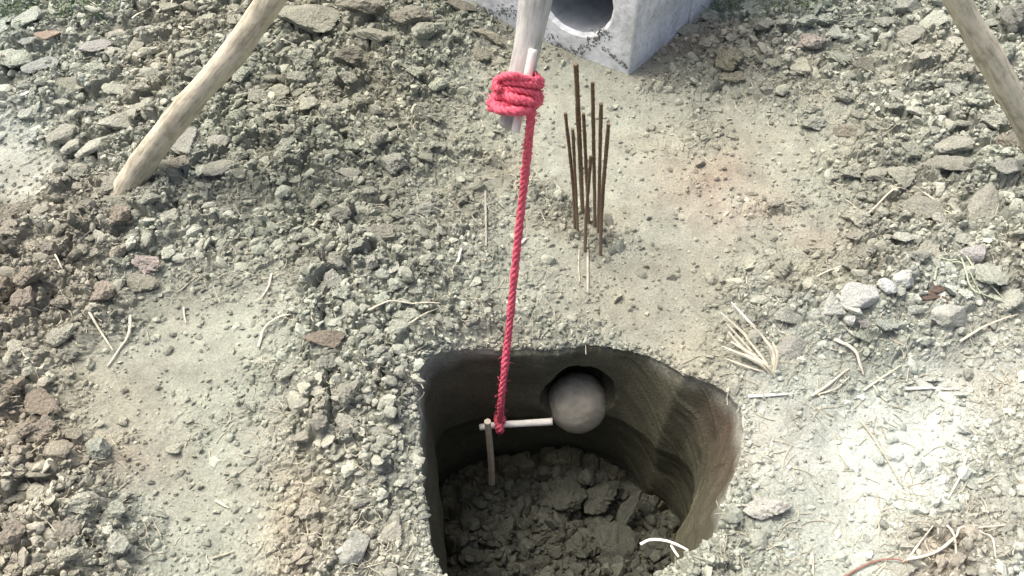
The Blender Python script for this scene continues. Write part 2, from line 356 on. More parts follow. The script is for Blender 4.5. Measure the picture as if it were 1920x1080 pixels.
L_(n2.outputs[0], cr2.inputs[0]); L_(cr.outputs[0], mx.inputs[6]); L_(cr2.outputs[0], mx.inputs[7]); L_(mx.outputs[2], b_.inputs['Base Color'])
bp = N(t_, 'ShaderNodeBump'); bp.inputs['Strength'].default_value = .5; bp.inputs['Distance'].default_value = .004; L_(n2.outputs[0], bp.inputs['Height']); L_(bp.outputs[0], b_.inputs['Normal'])
b_.inputs['Roughness'].default_value = .8
M_conc = m
M_bore = plain('bore_shade', (.30, .335, .36), scale=30, var=.25, bump=.3)  # bore inside darker than the block: its shade is put into the colour
blk = empty('concrete_block', O, 'pale blue-grey concrete block with a round bore, cornered toward the standing rods', 'concrete block')
def local(u, v, z): return uL3 * u + uR3 * v + np.array([0, 0, z])
hu, hz = on_face(1078, -6); hr = .092
W1, D1, D2 = .62, .245, .40
def holed(name, v0, v1, top, closed, u0=0.0, q0=1.10):
    angs = sorted(set(list(np.linspace(0, 2 * math.pi, 72, endpoint=False)) + [math.atan2(b - hz, a - hu) % (2 * math.pi) for a in (u0, W1) for b in (0, top)]))
    ins, outs = [], []
    for a in angs:
        c, s_ = math.cos(a), math.sin(a); k = min((W1 - hu) / c if c > 1e-9 else ((u0 - hu) / c if c < -1e-9 else 9), (top - hz) / s_ if s_ > 1e-9 else (-hz / s_ if s_ < -1e-9 else 9))
        rj = hr * (1 + .05 * float(vnoise(arr(a * 2.5 + 9), arr(0.), 401)[0]) + .02 * float(vnoise(arr(a * 9 + 9), arr(0.), 402)[0]))
        ins.append((hu + rj * c, hz + rj * s_)); outs.append((hu + k * c, hz + k * s_))
    n = len(angs); V = [local(a, v0, b) for a, b in outs]
    for q, v in ((q0, v0), (1.0, v0 + .008), (.985, (v0 + v1) / 2), (.98, v1 - (.03 if closed else 0))):
        V += [local(hu + (a - hu) * q, v, hz + (b - hz) * q) for a, b in ins]
    V += [local(a, v1, b) for a, b in outs]; V += [local(hu, v1 - .03, hz), local(hu, v1, hz)]; F = []; B0 = 5 * n
    for i in range(n):
        j = (i + 1) % n
        for k in range(4): F += [(k * n + i, k * n + j, (k + 1) * n + j), (k * n + i, (k + 1) * n + j, (k + 1) * n + i)]
        F += [(i, B0 + i, B0 + j), (i, B0 + j, j)]
        if closed: F += [(4 * n + i, 4 * n + j, 6 * n), (B0 + i, 6 * n + 1, B0 + j)]
        else: F += [(4 * n + i, 4 * n + j, B0 + j), (4 * n + i, B0 + j, B0 + i)]
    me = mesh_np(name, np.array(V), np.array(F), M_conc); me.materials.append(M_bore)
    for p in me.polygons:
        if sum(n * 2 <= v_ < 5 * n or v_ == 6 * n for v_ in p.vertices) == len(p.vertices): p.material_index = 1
    o = link(name, me, blk)
    o.location = -np.array(blk.location)
    bv = o.modifiers.new('bevel', 'BEVEL'); bv.width = .007; bv.segments = 2; bv.limit_method = 'ANGLE'; bv.angle_limit = math.radians(50)
def local(u, v, z): return O + uL3 * u + uR3 * v + np.array([0, 0, z])
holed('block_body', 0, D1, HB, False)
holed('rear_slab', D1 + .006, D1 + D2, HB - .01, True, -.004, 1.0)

# ------------------------------------------------------------ clods, crumbs
def ico(sub):
    import bmesh
    bm = bmesh.new(); bmesh.ops.create_icosphere(bm, subdivisions=sub, radius=1)
    V = np.array([v.co[:] for v in bm.verts]); F = np.array([[v.index for v in f.verts] for f in bm.faces]); bm.free(); return V, F
def stone(sub, seed, planes=10, nz=.06, wedge=False):
    V, F = ico(sub); r = np.random.default_rng(seed); D = V / np.linalg.norm(V, axis=1)[:, None]
    Nn = r.normal(size=(planes, 3)); Nn /= np.linalg.norm(Nn, axis=1)[:, None]; dd = r.uniform(.42, .9, planes)
    if wedge:
        a = np.array([.62, 2.55, 4.75]); Nn = np.concatenate([np.stack([np.cos(a), np.sin(a), a * 0 + .15], -1), [[0, 0, 1.0]]]); dd = np.array([.5, .5, .5, .5])
    dots = D @ Nn.T; q = np.where(dots > .05, dd / np.maximum(dots, .05), 9); rad = np.minimum(q.min(1), 1.15)
    rad = rad * (1 + nz * 2 * (fbm(D[:, 0] * 2 + D[:, 2] * 1.7 + 9, D[:, 1] * 2 - D[:, 2] + 9, .6, seed, 4)))
    return D * rad[:, None], F
def rotm(n, tilt):
    a = rng.uniform(0, 2 * math.pi, n); tx = rng.normal(0, tilt, n); ty = rng.normal(0, tilt, n)
    ca, sa = np.cos(a), np.sin(a); cx, sx = np.cos(tx), np.sin(tx); cy, sy = np.cos(ty), np.sin(ty)
    z = np.zeros(n); o = np.ones(n)
    Rz = np.array([[ca, -sa, z], [sa, ca, z], [z, z, o]]).transpose(2, 0, 1)
    Rx = np.array([[o, z, z], [z, cx, -sx], [z, sx, cx]]).transpose(2, 0, 1)
    Ry = np.array([[cy, z, sy], [z, o, z], [-sy, z, cy]]).transpose(2, 0, 1)
    return Rz @ Rx @ Ry
def scatter(xy, size, zfn, tfn, sub, flatlo, flathi, name, m, label, tilt=.6, sink=.25, nproto=14, seed=500, zadd=0):
    VV, FF, TT, off = [], [], [], 0
    idx = rng.integers(0, nproto, len(xy)); z = zfn(xy[:, 0], xy[:, 1])
    fl = rng.uniform(flatlo, flathi, len(xy)); sx = rng.uniform(.75, 1.25, len(xy)); sy = rng.uniform(.7, 1.1, len(xy))
    tn = tfn(xy[:, 0], xy[:, 1], z); R = rotm(len(xy), tilt)
    for p in range(nproto):
        k = np.where(idx == p)[0]
        if len(k) == 0: continue
        v, f = stone(sub, seed + p, 6 + p % 5, .12)
        S = np.stack([sx[k], sy[k], fl[k]], -1) * size[k][:, None]
        P = np.einsum('nij,nvj->nvi', R[k], v[None] * S[:, None]) + np.stack([xy[k, 0], xy[k, 1], z[k] + size[k] * fl[k] * (1 - 2 * sink) * .5 + zadd], -1)[:, None]
        VV.append(P.reshape(-1, 3)); FF.append((f[None] + (np.arange(len(k)) * len(v))[:, None, None]).reshape(-1, 3) + off)
        TT.append(np.repeat(tn[k], len(v), 0)); off += len(k) * len(v)
    o = link(name, mesh_np(name, np.concatenate(VV), np.concatenate(FF), m, np.concatenate(TT))); tag(o, label, 'soil', kind='stuff'); return o
def inblock(x, y):
    u = (x - O[0]) * uL[0] + (y - O[1]) * uL[1]; v = (x - O[0]) * uR[0] + (y - O[1]) * uR[1]; return (u > .006) & (v > .006) & (u < W1) & (v < D1 + D2)
def sites(n, power, lo=0.0, margin=.004):
    out = []; tot = 0
    while tot < n:
        px = rng.uniform(-160, 2080, n * 3); py = rng.uniform(-70, 1160, n * 3)
        # even density over the ground rather than over the picture
        v = (540 - py) / FPX; r2 = -sp + v * cp; dep = -CAM_H / r2; x = (px - 960) / FPX * dep; y = CAM_Y + (cp + v * sp) * dep
        keep = rng.uniform(0, 1, len(x)) < (dep / 2.7) ** 2
        R = rough(x, y); keep &= rng.uniform(0, 1, len(x)) < np.clip(lo + (1 - lo) * R ** power, 0, 1)
        keep &= (rimdist(x, y) > margin) & ~inblock(x, y)
        xy = np.stack([x, y], -1)[keep]
        kb = np.ones(len(xy), bool)
        for (bx_, by_, br_) in big: kb &= (np.hypot(xy[:, 0] - bx_, xy[:, 1] - by_) > br_ * .72) | (rng.uniform(0, 1, len(xy)) < .06)
        xy = xy[kb]; out.append(xy); tot += len(xy)
    return np.concatenate(out)[:n]
# damp crumbs on the pit floor
a = rng.uniform(0, 2 * math.pi, 2600); q = np.sqrt(rng.uniform(0, .9, 2600)); rp = rim_r(a) * q * .82
xy = np.stack([PC[0] + rp * np.cos(a), PC[1] + rp * np.sin(a)], -1); s_ = .004 + .018 * rng.uniform(0, 1, 2600) ** 3
def pt(x, y, z): return np.tile(np.array([.063, .067, .052]), (len(x), 1)) * rng.uniform(.8, 1.25, len(x))[:, None]
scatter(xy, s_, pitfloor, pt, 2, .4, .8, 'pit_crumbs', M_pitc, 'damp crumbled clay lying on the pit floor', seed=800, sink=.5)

PROTO = {}
def clod_mesh(kind, k, col):
    key = (kind, k, tuple(np.round(col, 3)))
    if key not in PROTO:
        sub, planes, nz = dict(stone=(4, 8, .05), wedge=(4, 4, .04), clod=(4, 11, .22), flake=(4, 6, .12))[kind]
        v, f = stone(sub, 900 + 31 * k + len(kind), planes, nz, kind == 'wedge')
        if kind == 'clod': 
            D = v / np.linalg.norm(v, axis=1)[:, None]; v = v * (1 + .10 * clods(D[:, 0] * 1.0 + D[:, 2] * .6 + 4, D[:, 1] + D[:, 2] * .5 + 4, .33, 77 + k) / .33)[:, None]
        v = v / np.abs(v).max(0); PROTO[key] = mesh_np(kind, v, f, M_clod if col[0] > .13 else M_pitc, np.tile(col, (len(v), 1)), smooth=False)
    return PROTO[key]
big = []
def put(kind, px, py, wpx, hpx, label, col=None, thick=.5, rot=0, tilt=(0, 0), name=None, group=None, surf=None, k=None, cat=None):
    p = G(px, py) if surf is None else at_z(px, py, surf)
    if surf is None:
        ox = np.array([0, 1, -1, 0, 0]) * wpx * .00025; oy = np.array([0, 0, 0, 1, -1]) * hpx * .00025; hh_ = height(p[0] + ox, p[1] + oy); p[2] = hh_.mean() * .6 + hh_.max() * .4
    dep = (p[1] - CAM_Y) * cp - (p[2] - CAM_H) * sp; sc = dep / FPX
    a = wpx / 1.8 * sc; b = hpx / 1.8 * sc / (.80 if thick < .45 else .95)
    if col is None: col = np.round(tone(arr(p[0]), arr(p[1]))[0] * random.choice((1.0, 1.15, 1.3)), 2)
    else: col = grey(lin(col) * .76 * TINT, .35)
    me = clod_mesh(kind, random.randrange(7) if k is None else k, col); nm = name or {'stone': 'stone', 'wedge': 'stone', 'clod': 'clay_clod', 'flake': 'clay_flake'}[kind]
    o = link(nm, me); o.location = (p[0], p[1], p[2] + min(a, b) * thick * .35); o.scale = (a, b, min(a, b) * thick)
    o.rotation_euler = (math.radians(tilt[0]), math.radians(tilt[1]), math.radians(rot)); tag(o, label, cat or {'stone': 'stone', 'wedge': 'stone', 'clod': 'clod', 'flake': 'clod'}[kind], group)
    big.append((p[0], p[1], max(a, b))); return o
ST = (222, 220, 212)
put('stone', 1610, 574, 74, 62, 'largest pale rounded stone in the pile right of the dry grass tuft', ST, .55, 0, (28, 0), k=4)
put('wedge', 1558, 590, 46, 58, 'triangular pale stone leaning against the largest pale stone', (212,210,196), .45, 0, (25, 0), k=1)
put('stone', 1591, 611, 26, 24, 'small pale stone under the largest pale stone', ST, .7, 0, k=2)
put('stone', 1616, 613, 28, 18, 'small flat grey stone under the right side of the largest pale stone', (190,185,175), .6, -20, k=3)
put('stone', 1692, 541, 46, 36, 'bright whitish stone above the dark gap in the stone pile', (236,234,222), .8, 15, k=6)
put('stone', 1655, 553, 32, 34, 'small white stone touching the largest pale stone on its right', (232,232,228), .8, 30, k=5)
put('stone', 1772, 612, 66, 44, 'pale broken stone at the right end of the stone pile', (216,212,196), .7, -5, k=6)
put('stone', 1820, 490, 60, 44, 'pinkish grey angular stone beside the green straws', (205,196,190), .8, 8, k=2)
put('stone', 1480, 655, 50, 44, 'round grey stone just right of the dry grass tuft', (192,186,172), .6, 30, k=1)
put('flake', 1832, 402, 56, 84, 'tall upright clay slab in the right heap beside the right pole foot', (196,190,168), .35, -15, (25, 0), k=0)
put('flake', 1716, 402, 86, 46, 'broad flat clay slab on the right heap above the stone pile', (186,180,158), .3, 5, k=1)
put('flake', 1742, 474, 72, 40, 'flat clay slab between the broad slab and the green straws', (194,188,166), .3, 18, k=2)
put('flake', 1762, 425, 30, 40, 'small wedge of clay between the two slabs of the right heap', (205,200,180), .5, 20, k=3)
put('flake', 1790, 288, 90, 40, 'wide flat clay flake left of the right pole', (192,188,166), .28, 6, k=4)
put('flake', 1775, 325, 104, 34, 'lower wide clay flake left of the right pole', (182,176,156), .28, -4, k=5)
put('flake', 1880, 345, 60, 34, 'pale clay flake near the right edge above the upright slab', (200,196,180), .3, 10, k=6)
put('clod', 1515, 95, 62, 44, 'pinkish clay clod at the top of the right heap, right of the block', (192,176,160), .7, 5, k=0)
put('clod', 1570, 118, 44, 44, 'greenish grey clay clod right of the pinkish clod', (176,178,156), .7, 30, k=1)
put('flake', 1622, 128, 66, 42, 'dark angular clay clod on the right heap below the greenish clod', (150,144,124), .6, 20, (10, 10), k=2)
put('clod', 1356, 128, 66, 62, 'cracked olive clay clod below the right side of the block', (150,144,116), .6, 20, k=3)
put('clod', 1376, 156, 60, 30, 'olive clay clod stacked under the cracked clod', (156,148,120), .6, -10, k=4)
put('clod', 1520, 238, 54, 32, 'small rough clod at the right edge of the smooth clay', None, .6, 10, k=5)
put('flake', 1580, 250, 44, 26, 'brown clod beside the rough clod at the smooth clay edge', (168,154,132), .6, -10, k=1)
put('clod', 1900, 60, 70, 62, 'dark rough clod right of the right pole at the top edge', (150,148,136), .8, 0, k=2)
put('clod', 1900, 285, 60, 60, 'brown crumbly clod at the right edge below the right pole', (158,148,128), .7, 0, k=6)
# upper left heap
put('flake', 583, 62, 124, 74, 'largest flat clay slab at the top right of the left pole', (176,172,146), .34, 8, (-8, 4), k=3)
put('clod', 690, 44, 96, 60, 'big rough clay clod between the largest slab and the block', (160,152,130), .7, -15, k=0)
put('flake', 705, 90, 84, 44, 'slanting clay slab under the big rough clod', (172,166,142), .45, -28, (-14, 0), k=4)
put('clod', 655, 130, 60, 40, 'dark lump under the slanting clay slab', (148,140,118), .7, 10, k=5)
put('clod', 770, 55, 92, 54, 'rough clay clod left of the block corner soil', (158,150,128), .7, -20, k=3)
put('flake', 865, 32, 56, 34, 'flat brown flake leaning on the lower left edge of the block', (150,142,122), .35, -25, (-15, 10), k=5)
put('flake', 915, 80, 74, 28, 'long slanting flake below the left edge of the block', (166,158,132), .45, -38, (-12, 0), k=6)
put('clod', 902, 112, 40, 36, 'rounded brown clod under the long slanting flake', (160,154,130), .7, 0, k=1)
put('flake', 222, 66, 62, 20, 'thin clay sliver in the upper left heap', (198,190,166), .3, 8, k=0)
put('flake', 276, 70, 44, 26, 'grey flat flake right of the thin sliver', (190,186,174), .3, -4, k=1)
put('flake', 102, 88, 54, 24, 'orange brown flake in the upper left heap', (186,158,134), .3, -6, k=2)
put('flake', 62, 95, 44, 26, 'grey flat flake left of the orange brown flake', (182,184,174), .3, 4, k=3)
put('flake', 355, 96, 54, 24, 'pale flake above the shaded gap left of the pole', (188,184,160), .3, -14, k=4)
put('flake', 185, 106, 60, 32, 'pale grey slab under the thin sliver', (186,180,172), .3, 8, k=5)
put('flake', 274, 154, 62, 34, 'flat clay flake with a deep shadow under its lower edge', (192,190,166), .35, -4, (-8, 0), k=6)
put('flake', 80, 140, 70, 36, 'broad grey flake near the left edge of the upper heap', (176,178,170), .3, 12, k=0)
put('flake', 130, 172, 70, 38, 'olive grey flake below the broad grey flake', (170,168,146), .3, -10, k=1)
put('flake', 358, 288, 66, 62, 'cracked grey clay slab just right of the left pole', (182,178,162), .35, 20, k=2)
put('flake', 412, 292, 38, 40, 'small grey slab beside the cracked slab', (184,180,164), .35, -20, k=3)
put('clod', 345, 330, 56, 32, 'brown clod below the cracked grey slab', (166,156,134), .6, 5, k=4)
put('flake', 408, 330, 60, 34, 'flat clod right of the left pole foot', (182,178,158), .4, 15, k=5)
put('clod', 743, 318, 66, 42, 'pale grey rough clod left of the hanging rope', (182,180,160), .7, 10, k=6)
put('clod', 718, 285, 40, 34, 'rounded clod above the pale rough clod', (174,170,148), .7, 0, k=2)
put('clod', 238, 428, 48, 44, 'brown wedge clod below the left pole foot', (172,156,132), .8, 35, k=0)
put('clod', 266, 535, 66, 42, 'dark based clod at the left border of the trodden path', (168,162,140), .7, 5, k=1)
put('clod', 275, 498, 62, 40, 'pinkish clod stacked above the dark based clod', (196,176,164), .7, -15, k=5)
put('clod', 230, 480, 36, 36, 'small light clod left of the pinkish clod', (188,176,154), .8, 0, k=2)
put('clod', 68, 545, 60, 46, 'rounded brown clod at the left edge', (176,160,136), .8, 10, k=3)
put('clod', 62, 588, 48, 48, 'brown clod under the rounded brown clod', (178,160,138), .8, 0, k=4)
put('clod', 14, 560, 62, 56, 'dark brown clod cut by the left edge', (150,134,112), .8, 0, k=6)
put('clod', 205, 565, 50, 50, 'light brown clod beside the straws', (182,164,142), .7, 20, k=0)
put('clod', 130, 672, 42, 30, 'greyish clod left of the crossed straws', (168,162,142), .7, 0, k=5)
put('clod', 85, 770, 80, 50, 'big slanting brown clod at the left edge', (168,150,126), .6, -20, k=1)
put('clod', 40, 745, 56, 40, 'brown clod left of the big slanting clod', (164,148,124), .7, 10, k=2)
put('clod', 55, 820, 60, 46, 'round brown clod below the big slanting clod', (178,160,136), .8, 0, k=3)
put('clod', 100, 818, 52, 44, 'speckled brown clod right of the round brown clod', (174,158,136), .8, 40, k=4)
put('clod', 190, 855, 56, 50, 'round greenish clod beside the trodden path', (182,184,164), .7, 0, k=6)
put('clod', 50, 1025, 60, 56, 'large brown clod in the lower left corner', (172,156,134), .8, 10, k=0)
put('clod', 135, 1010, 60, 46, 'brown grey clod right of the corner clod', (170,158,138), .8, 30, k=1)
put('stone', 666, 1046, 52, 86, 'smooth grey oval stone at the bottom edge left of the pit', (186,184,170), .5, -8, k=4)
put('flake', 613, 655, 76, 40, 'brown flat clod with a dark shadow in the middle heap', (164,146,124), .5, 8, (-8, 0), k=3)
put('clod', 662, 757, 60, 44, 'greyish clod left of the pit corner', (176,172,150), .7, 15, k=2)
put('clod', 640, 420, 44, 36, 'rounded grey clod in the middle heap', (166,162,142), .7, 0, k=5)
put('clod', 700, 510, 38, 34, 'light clod in the middle heap', (186,182,164), .8, 0, k=6)
put('clod', 722, 455, 70, 40, 'grey brown clod above the light clod', (168,162,142), .6, -10, k=4)
put('clod', 1430, 950, 100, 50, 'pale mound of clay right of the pit with a root beside it', (214,208,194), .6, 0, k=3)
# in the pit
PD = (76, 76, 62)
for a_ in ((1062, 935, 88, 74, 'rounded damp clod in the middle of the pit floor', 0), (1118, 935, 96, 58, 'broad damp clod right of the rounded one on the pit floor', 3),
           (1152, 1015, 92, 80, 'largest damp clod at the lower right of the pit floor', 1), (1086, 1030, 54, 60, 'small damp clod left of the largest pit clod', 5),
           (950, 1000, 66, 48, 'damp clod on the pit floor below the upright stick', 2), (870, 1010, 60, 40, 'damp clod at the left of the pit floor', 6)):
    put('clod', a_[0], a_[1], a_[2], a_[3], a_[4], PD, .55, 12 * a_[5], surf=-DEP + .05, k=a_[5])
put('flake', 1178, 960, 34, 84, 'upright damp clay shard behind the largest pit clod', PD, .5, -24, (30, 0), surf=-DEP + .07, k=2)

# the remaining larger clods, one object each
regions = [((0, 0, 540, 330), 'dry clay clod in the heap left of the left pole'), ((380, 0, 830, 330), 'dry clay clod in the heap between left pole and rope'),
           ((0, 330, 330, 720), 'brown clay clod in the heap at the left edge below the left pole'), ((0, 720, 260, 1110), 'brown clay clod in the lower left corner heap'),
           ((540, 330, 810, 1110), 'grey clay clod in the heap between trodden path and pit'), ((1280, 20, 1920, 330), 'pale clay clod in the upper right heap'),
           ((1440, 330, 1940, 660), 'pale clay clod in the heap around the stone pile')]
grp = ['clods left of the left pole', 'clods right of the left pole', 'clods at the left edge', 'clods in the lower left corner', 'clods between path and pit', 'clods in the upper right heap', 'clods round the stone pile']
MARKS = [(100, 60, 'the top left corner grass'), (222, 70, 'the thin clay sliver'), (274, 154, 'the shadowed flake'), (105, 160, 'the olive grey flake'), (40, 240, 'the left edge'),
 (225, 362, 'the left pole foot'), (360, 290, 'the cracked grey slab'), (420, 150, 'the left pole middle'), (583, 62, 'the largest clay slab'), (705, 70, 'the big rough clod'), (743, 318, 'the pale rough clod'),
 (560, 230, 'the upper middle heap'), (860, 60, 'the block left edge'), (238, 428, 'the brown wedge clod'), (270, 520, 'the pinkish clod'), (60, 570, 'the stacked clods'), (215, 650, 'the crossed straws'),
 (85, 780, 'the big slanting clod'), (190, 855, 'the round greenish clod'), (60, 1010, 'the lower left corner'), (613, 655, 'the flat brown clod'), (670, 440, 'the rounded grey clod'), (740, 600, 'the bowed straw'),
 (662, 757, 'the pit left corner'), (666, 1030, 'the smooth oval stone'), (1365, 140, 'the cracked olive clod'), (1515, 95, 'the pinkish heap clod'), (1440, 20, 'the green grass'), (1640, 200, 'the angular dark clod'),
 (1780, 305, 'the two wide flakes'), (1850, 110, 'the right pole'), (1900, 300, 'the right edge'), (1720, 400, 'the broad clay slab'), (1820, 490, 'the pinkish angular stone'), (1610, 575, 'the largest pale stone'), (1772, 612, 'the broken pale stone'), (1680, 40, 'the top edge'), (1560, 300, 'the right heap border')]
def where(px, py):
    n_ = min(MARKS, key=lambda m_: math.hypot(m_[0] - px, m_[1] - py)); dx, dy = px - n_[0], py - n_[1]; dd = math.hypot(dx, dy)
    v_ = 'above' if dy < -.4 * dd else ('below' if dy > .4 * dd else ''); h_ = 'left of' if dx < -.4 * dd else ('right of' if dx > .4 * dd else '')
    return ('just ' if dd < 45 else ('' if dd < 95 else 'well ')) + (v_ + ' and ' + h_ if v_ and h_ else v_ or h_) + ' ' + n_[2]
cnt = 300 - len(big); made = 0; SEEN = set()
while made < cnt:
    k = random.choices(range(7), (46, 50, 30, 34, 36, 52, 34))[0]; (x0, y0, x1, y1), lb = regions[k]
    px, py = random.uniform(x0, x1), random.uniform(y0, y1)
    if k == 0 and px - 225 > (365 - py) * .86 - 30: continue
    if k == 1 and px - 225 < (365 - py) * .86 + 40: continue
    p = G(px, py)
    if rough(arr(p[0]), arr(p[1]))[0] < .55 or inblock(p[0], p[1]) or rimdist(arr(p[0]), arr(p[1]))[0] < .03: continue
    if any(math.hypot(p[0] - a, p[1] - b) < (c + .012) for a, b, c in big): continue
    s = random.uniform(25, 46) if random.random() < .7 else random.uniform(44, 66)
    kd = random.choices(('clod', 'flake'), (45, 55) if k in (0, 1, 5, 6) else (8, 2))[0]
    hh = random.uniform(.5, .9)
    lb = ('small ' if s < 31 else ('medium ' if s < 39 else 'larger ')) + (('thin clay flake ' if hh < .7 else 'flat clay flake ') if kd == 'flake' else ('oblong clay clod ' if hh < .7 else 'lumpy clay clod ')) + where(px, py)
    if lb in SEEN: continue
    SEEN.add(lb)
    put(kd, px, py, s, s * hh, lb, None, random.uniform(.3, .45) if kd == 'flake' else random.uniform(.5, .8), random.uniform(-30, 30), (random.uniform(-18, 10), random.uniform(-15, 15)), group=grp[k], k=random.randrange(7))
    made += 1

def gt(x, y, z): return tone(x, y) * rng.uniform(.92, 1.36, len(x))[:, None]
n = 6000; s_ = .007 + .011 * rng.power(1, n) ** 2.6 
scatter(sites(n, 2.6), s_, height, gt, 2, .25, .75, 'loose_clods', M_crumb, 'broken lumps of dry clay heaped over the ground', sink=.42)
n = 31000; s_ = .0032 + .0048 * rng.uniform(0, 1, n) ** 1.8
scatter(sites(n, 2.0, .02), s_, height, gt, 1, .5, .9, 'soil_crumbs', M_crumb, 'small pale clay crumbs strewn over the ground', seed=600)
n = 18000; s_ = .0016 + .0018 * rng.uniform(0, 1, n)
V0 = sites(n, 1.3, .06); scatter(V0, s_, height, gt, 1, .5, .9, 'soil_grit', M_crumb, 'fine clay grit on the smooth ground', seed=700, nproto=6)

# crumbling lip of the pit
a = rng.uniform(0, 2 * math.pi, 1500); q = rim_r(a) + .0015 + rng.exponential(.007, 1500); xy = np.stack([PC[0] + q * np.cos(a), PC[1] + q * np.sin(a)], -1)
scatter(xy, .002 + .006 * rng.uniform(0, 1, 1500) ** 2.5, height, gt, 1, .5, .9, 'rim_crumbs', M_crumb, 'loose clay crumbs along the crumbling lip of the pit', seed=850)
# soil stuck to the block under the bore and along its edge
fn = np.array([uL[1], -uL[0], 0]); Q = []
def crumb_at(px, py): 
    u_, z_ = on_face(px, py); Q.append(local(u_, 0, z_) + fn * (.0 if fn[1] < 0 else 0))
for _ in range(190):
    t_ = rng.uniform(0, 1); crumb_at(lerp(1024, 1142, t_) + rng.normal(0, 5), 62 + 34 * math.sin(math.pi * min(1, t_ * 1.15)) + rng.normal(0, 5))
for _ in range(45):
    t_ = rng.uniform(0, 1); crumb_at(lerp(1130, 1178, t_) + rng.normal(0, 2), lerp(88, 128, t_) + rng.normal(0, 2))
for _ in range(120): crumb_at(rng.normal(945, 24), 22 + rng.normal(0, 8))
Q = np.array(Q); v0, f0 = stone(1, 777, 7, .12); R0 = rotm(len(Q), 1.5); sz = rng.uniform(.001, .0036, len(Q))
VV = np.einsum('nij,nvj->nvi', R0, v0[None] * sz[:, None, None]) + Q[:, None]
o = link('soil_on_block', mesh_np('soil_on_block', VV.reshape(-1, 3), (f0[None] + (np.arange(len(Q)) * len(v0))[:, None, None]).reshape(-1, 3), M_crumb, np.tile(np.array([.20, .21, .19]), (VV.shape[0] * VV.shape[1], 1)))); tag(o, 'dark soil crumbs stuck to the concrete block under its bore', 'soil', kind='stuff')

# ------------------------------------------------------------ poles
def pole(name, pts, wid, m, label, sides=28, amp=.07, seed=1, kn=()):
    """pts (px, py, depth); wid: widths in metres"""
    P = np.array([at_depth(*p) if len(p) == 3 else p[0] for p in pts]); P = catmull(P, 160); R = np.interp(np.linspace(0, 1, 160), np.linspace(0, 1, len(wid)), wid) / 2
    u = np.linspace(0, 1, 160)
    for (c, a, s) in kn: R = R * (1 + a * np.exp(-((u - c) / s) ** 2))
    R[0] *= .80; R[1] *= .95; R[-1] *= .86
    v, f = tube(P, R, sides, amp, seed, 14); c = P[0].copy(); me = mesh_np(name, v - c, f, m, smooth=True)
    ln = np.concatenate([[0], np.cumsum(np.linalg.norm(np.diff(P, axis=0), axis=1))]); aa = np.linspace(0, 2 * math.pi, sides, endpoint=False)
    gr = np.stack([np.cos(aa)[None] * .024 + ln[:, None] * 0, np.sin(aa)[None] * .024 + ln[:, None] * 0, ln[:, None] * .14 + aa[None] * 0], -1).reshape(-1, 3); gr = np.concatenate([gr, gr[:1], gr[-1:]]) + seed
    at_ = me.attributes.new('grain', 'FLOAT_VECTOR', 'POINT'); at_.data.foreach_set('vector', gr.astype(np.float32).ravel())
    o = link(name, me, loc=c); tag(o, label, 'pole'); return o, P
foot = G(226, 362); fd = (foot[1] - CAM_Y) * cp - (foot[2] - CAM_H) * sp
dl = lambda y: lerp(fd, 1.55, (365 - y) / 385)
left, _ = pole('wooden_pole', [(213, 386, dl(386)), (235, 355, dl(355)), (269, 305, dl(305)), (304, 257, dl(257)), (338, 214, dl(214)), (373, 173, dl(173)), (411, 131, dl(131)), (450, 84, dl(84)), (507, 0, dl(0)), (560, -80, dl(-80)), (720, -360, dl(-330)), (860, -700, .95)],
     [.050, .052, .050, .047, .050, .044, .047, .046, .043, .040, .038], M_bark, 'leaning barkless wooden pole with its foot in the left clay heap', kn=((.33, .07, .02), (.18, .05, .02), (.45, -.05, .03)), seed=3)
rf = G(1985, 345); rd = (rf[1] - CAM_Y) * cp - (rf[2] - CAM_H) * sp
dr = lambda y: lerp(rd, 1.55, (350 - y) / 385)
pole('wooden_pole', [(2006, 390, dr(390)), (1976, 330, dr(330)), (1950, 281, dr(281)), (1921, 226, dr(226)), (1888, 168, dr(168)), (1854, 106, dr(106)), (1825, 54, dr(54)), (1795, 0, dr(0)), (1746, -90, dr(-90)), (1580, -360, dr(-330)), (1330, -700, .95)],
     [.050, .050, .047, .044, .048, .043, .042, .040, .038], M_bark, 'leaning wooden pole crossing the upper right corner', kn=((.22, .05, .02), (.42, .05, .02)), seed=8)
TIP = 1.30
_, PP = pole('grey_pole', [(953, 240, TIP), (962, 205, TIP), (975, 150, TIP - .015), (987, 95, TIP - .03), (997, 40, TIP - .045), (1003, 0, TIP - .055), (1014, -80, TIP - .08), (1060, -500, 1.02)],
     [.028, .033, .035, .037, .041, .046, .050, .050], M_grey, 'grey hanging branch end bound with red rope above the smooth clay', kn=((.30, .06, .03),), seed=12)
# peeled stick bound to it
v, f = tube(catmull([at_depth(966, 248, TIP - .022), at_depth(975, 205, TIP - .026), at_depth(988, 150, TIP - .036), at_depth(1000, 92, TIP - .05)], 24), [.0062] * 24, 12, .04, 5, 40)
c = v.mean(0); o = link('peeled_stick', mesh_np('peeled_stick', v - c, f, M_peel, smooth=True), loc=c); tag(o, 'short white peeled stick bound against the grey branch by the red rope', 'stick')

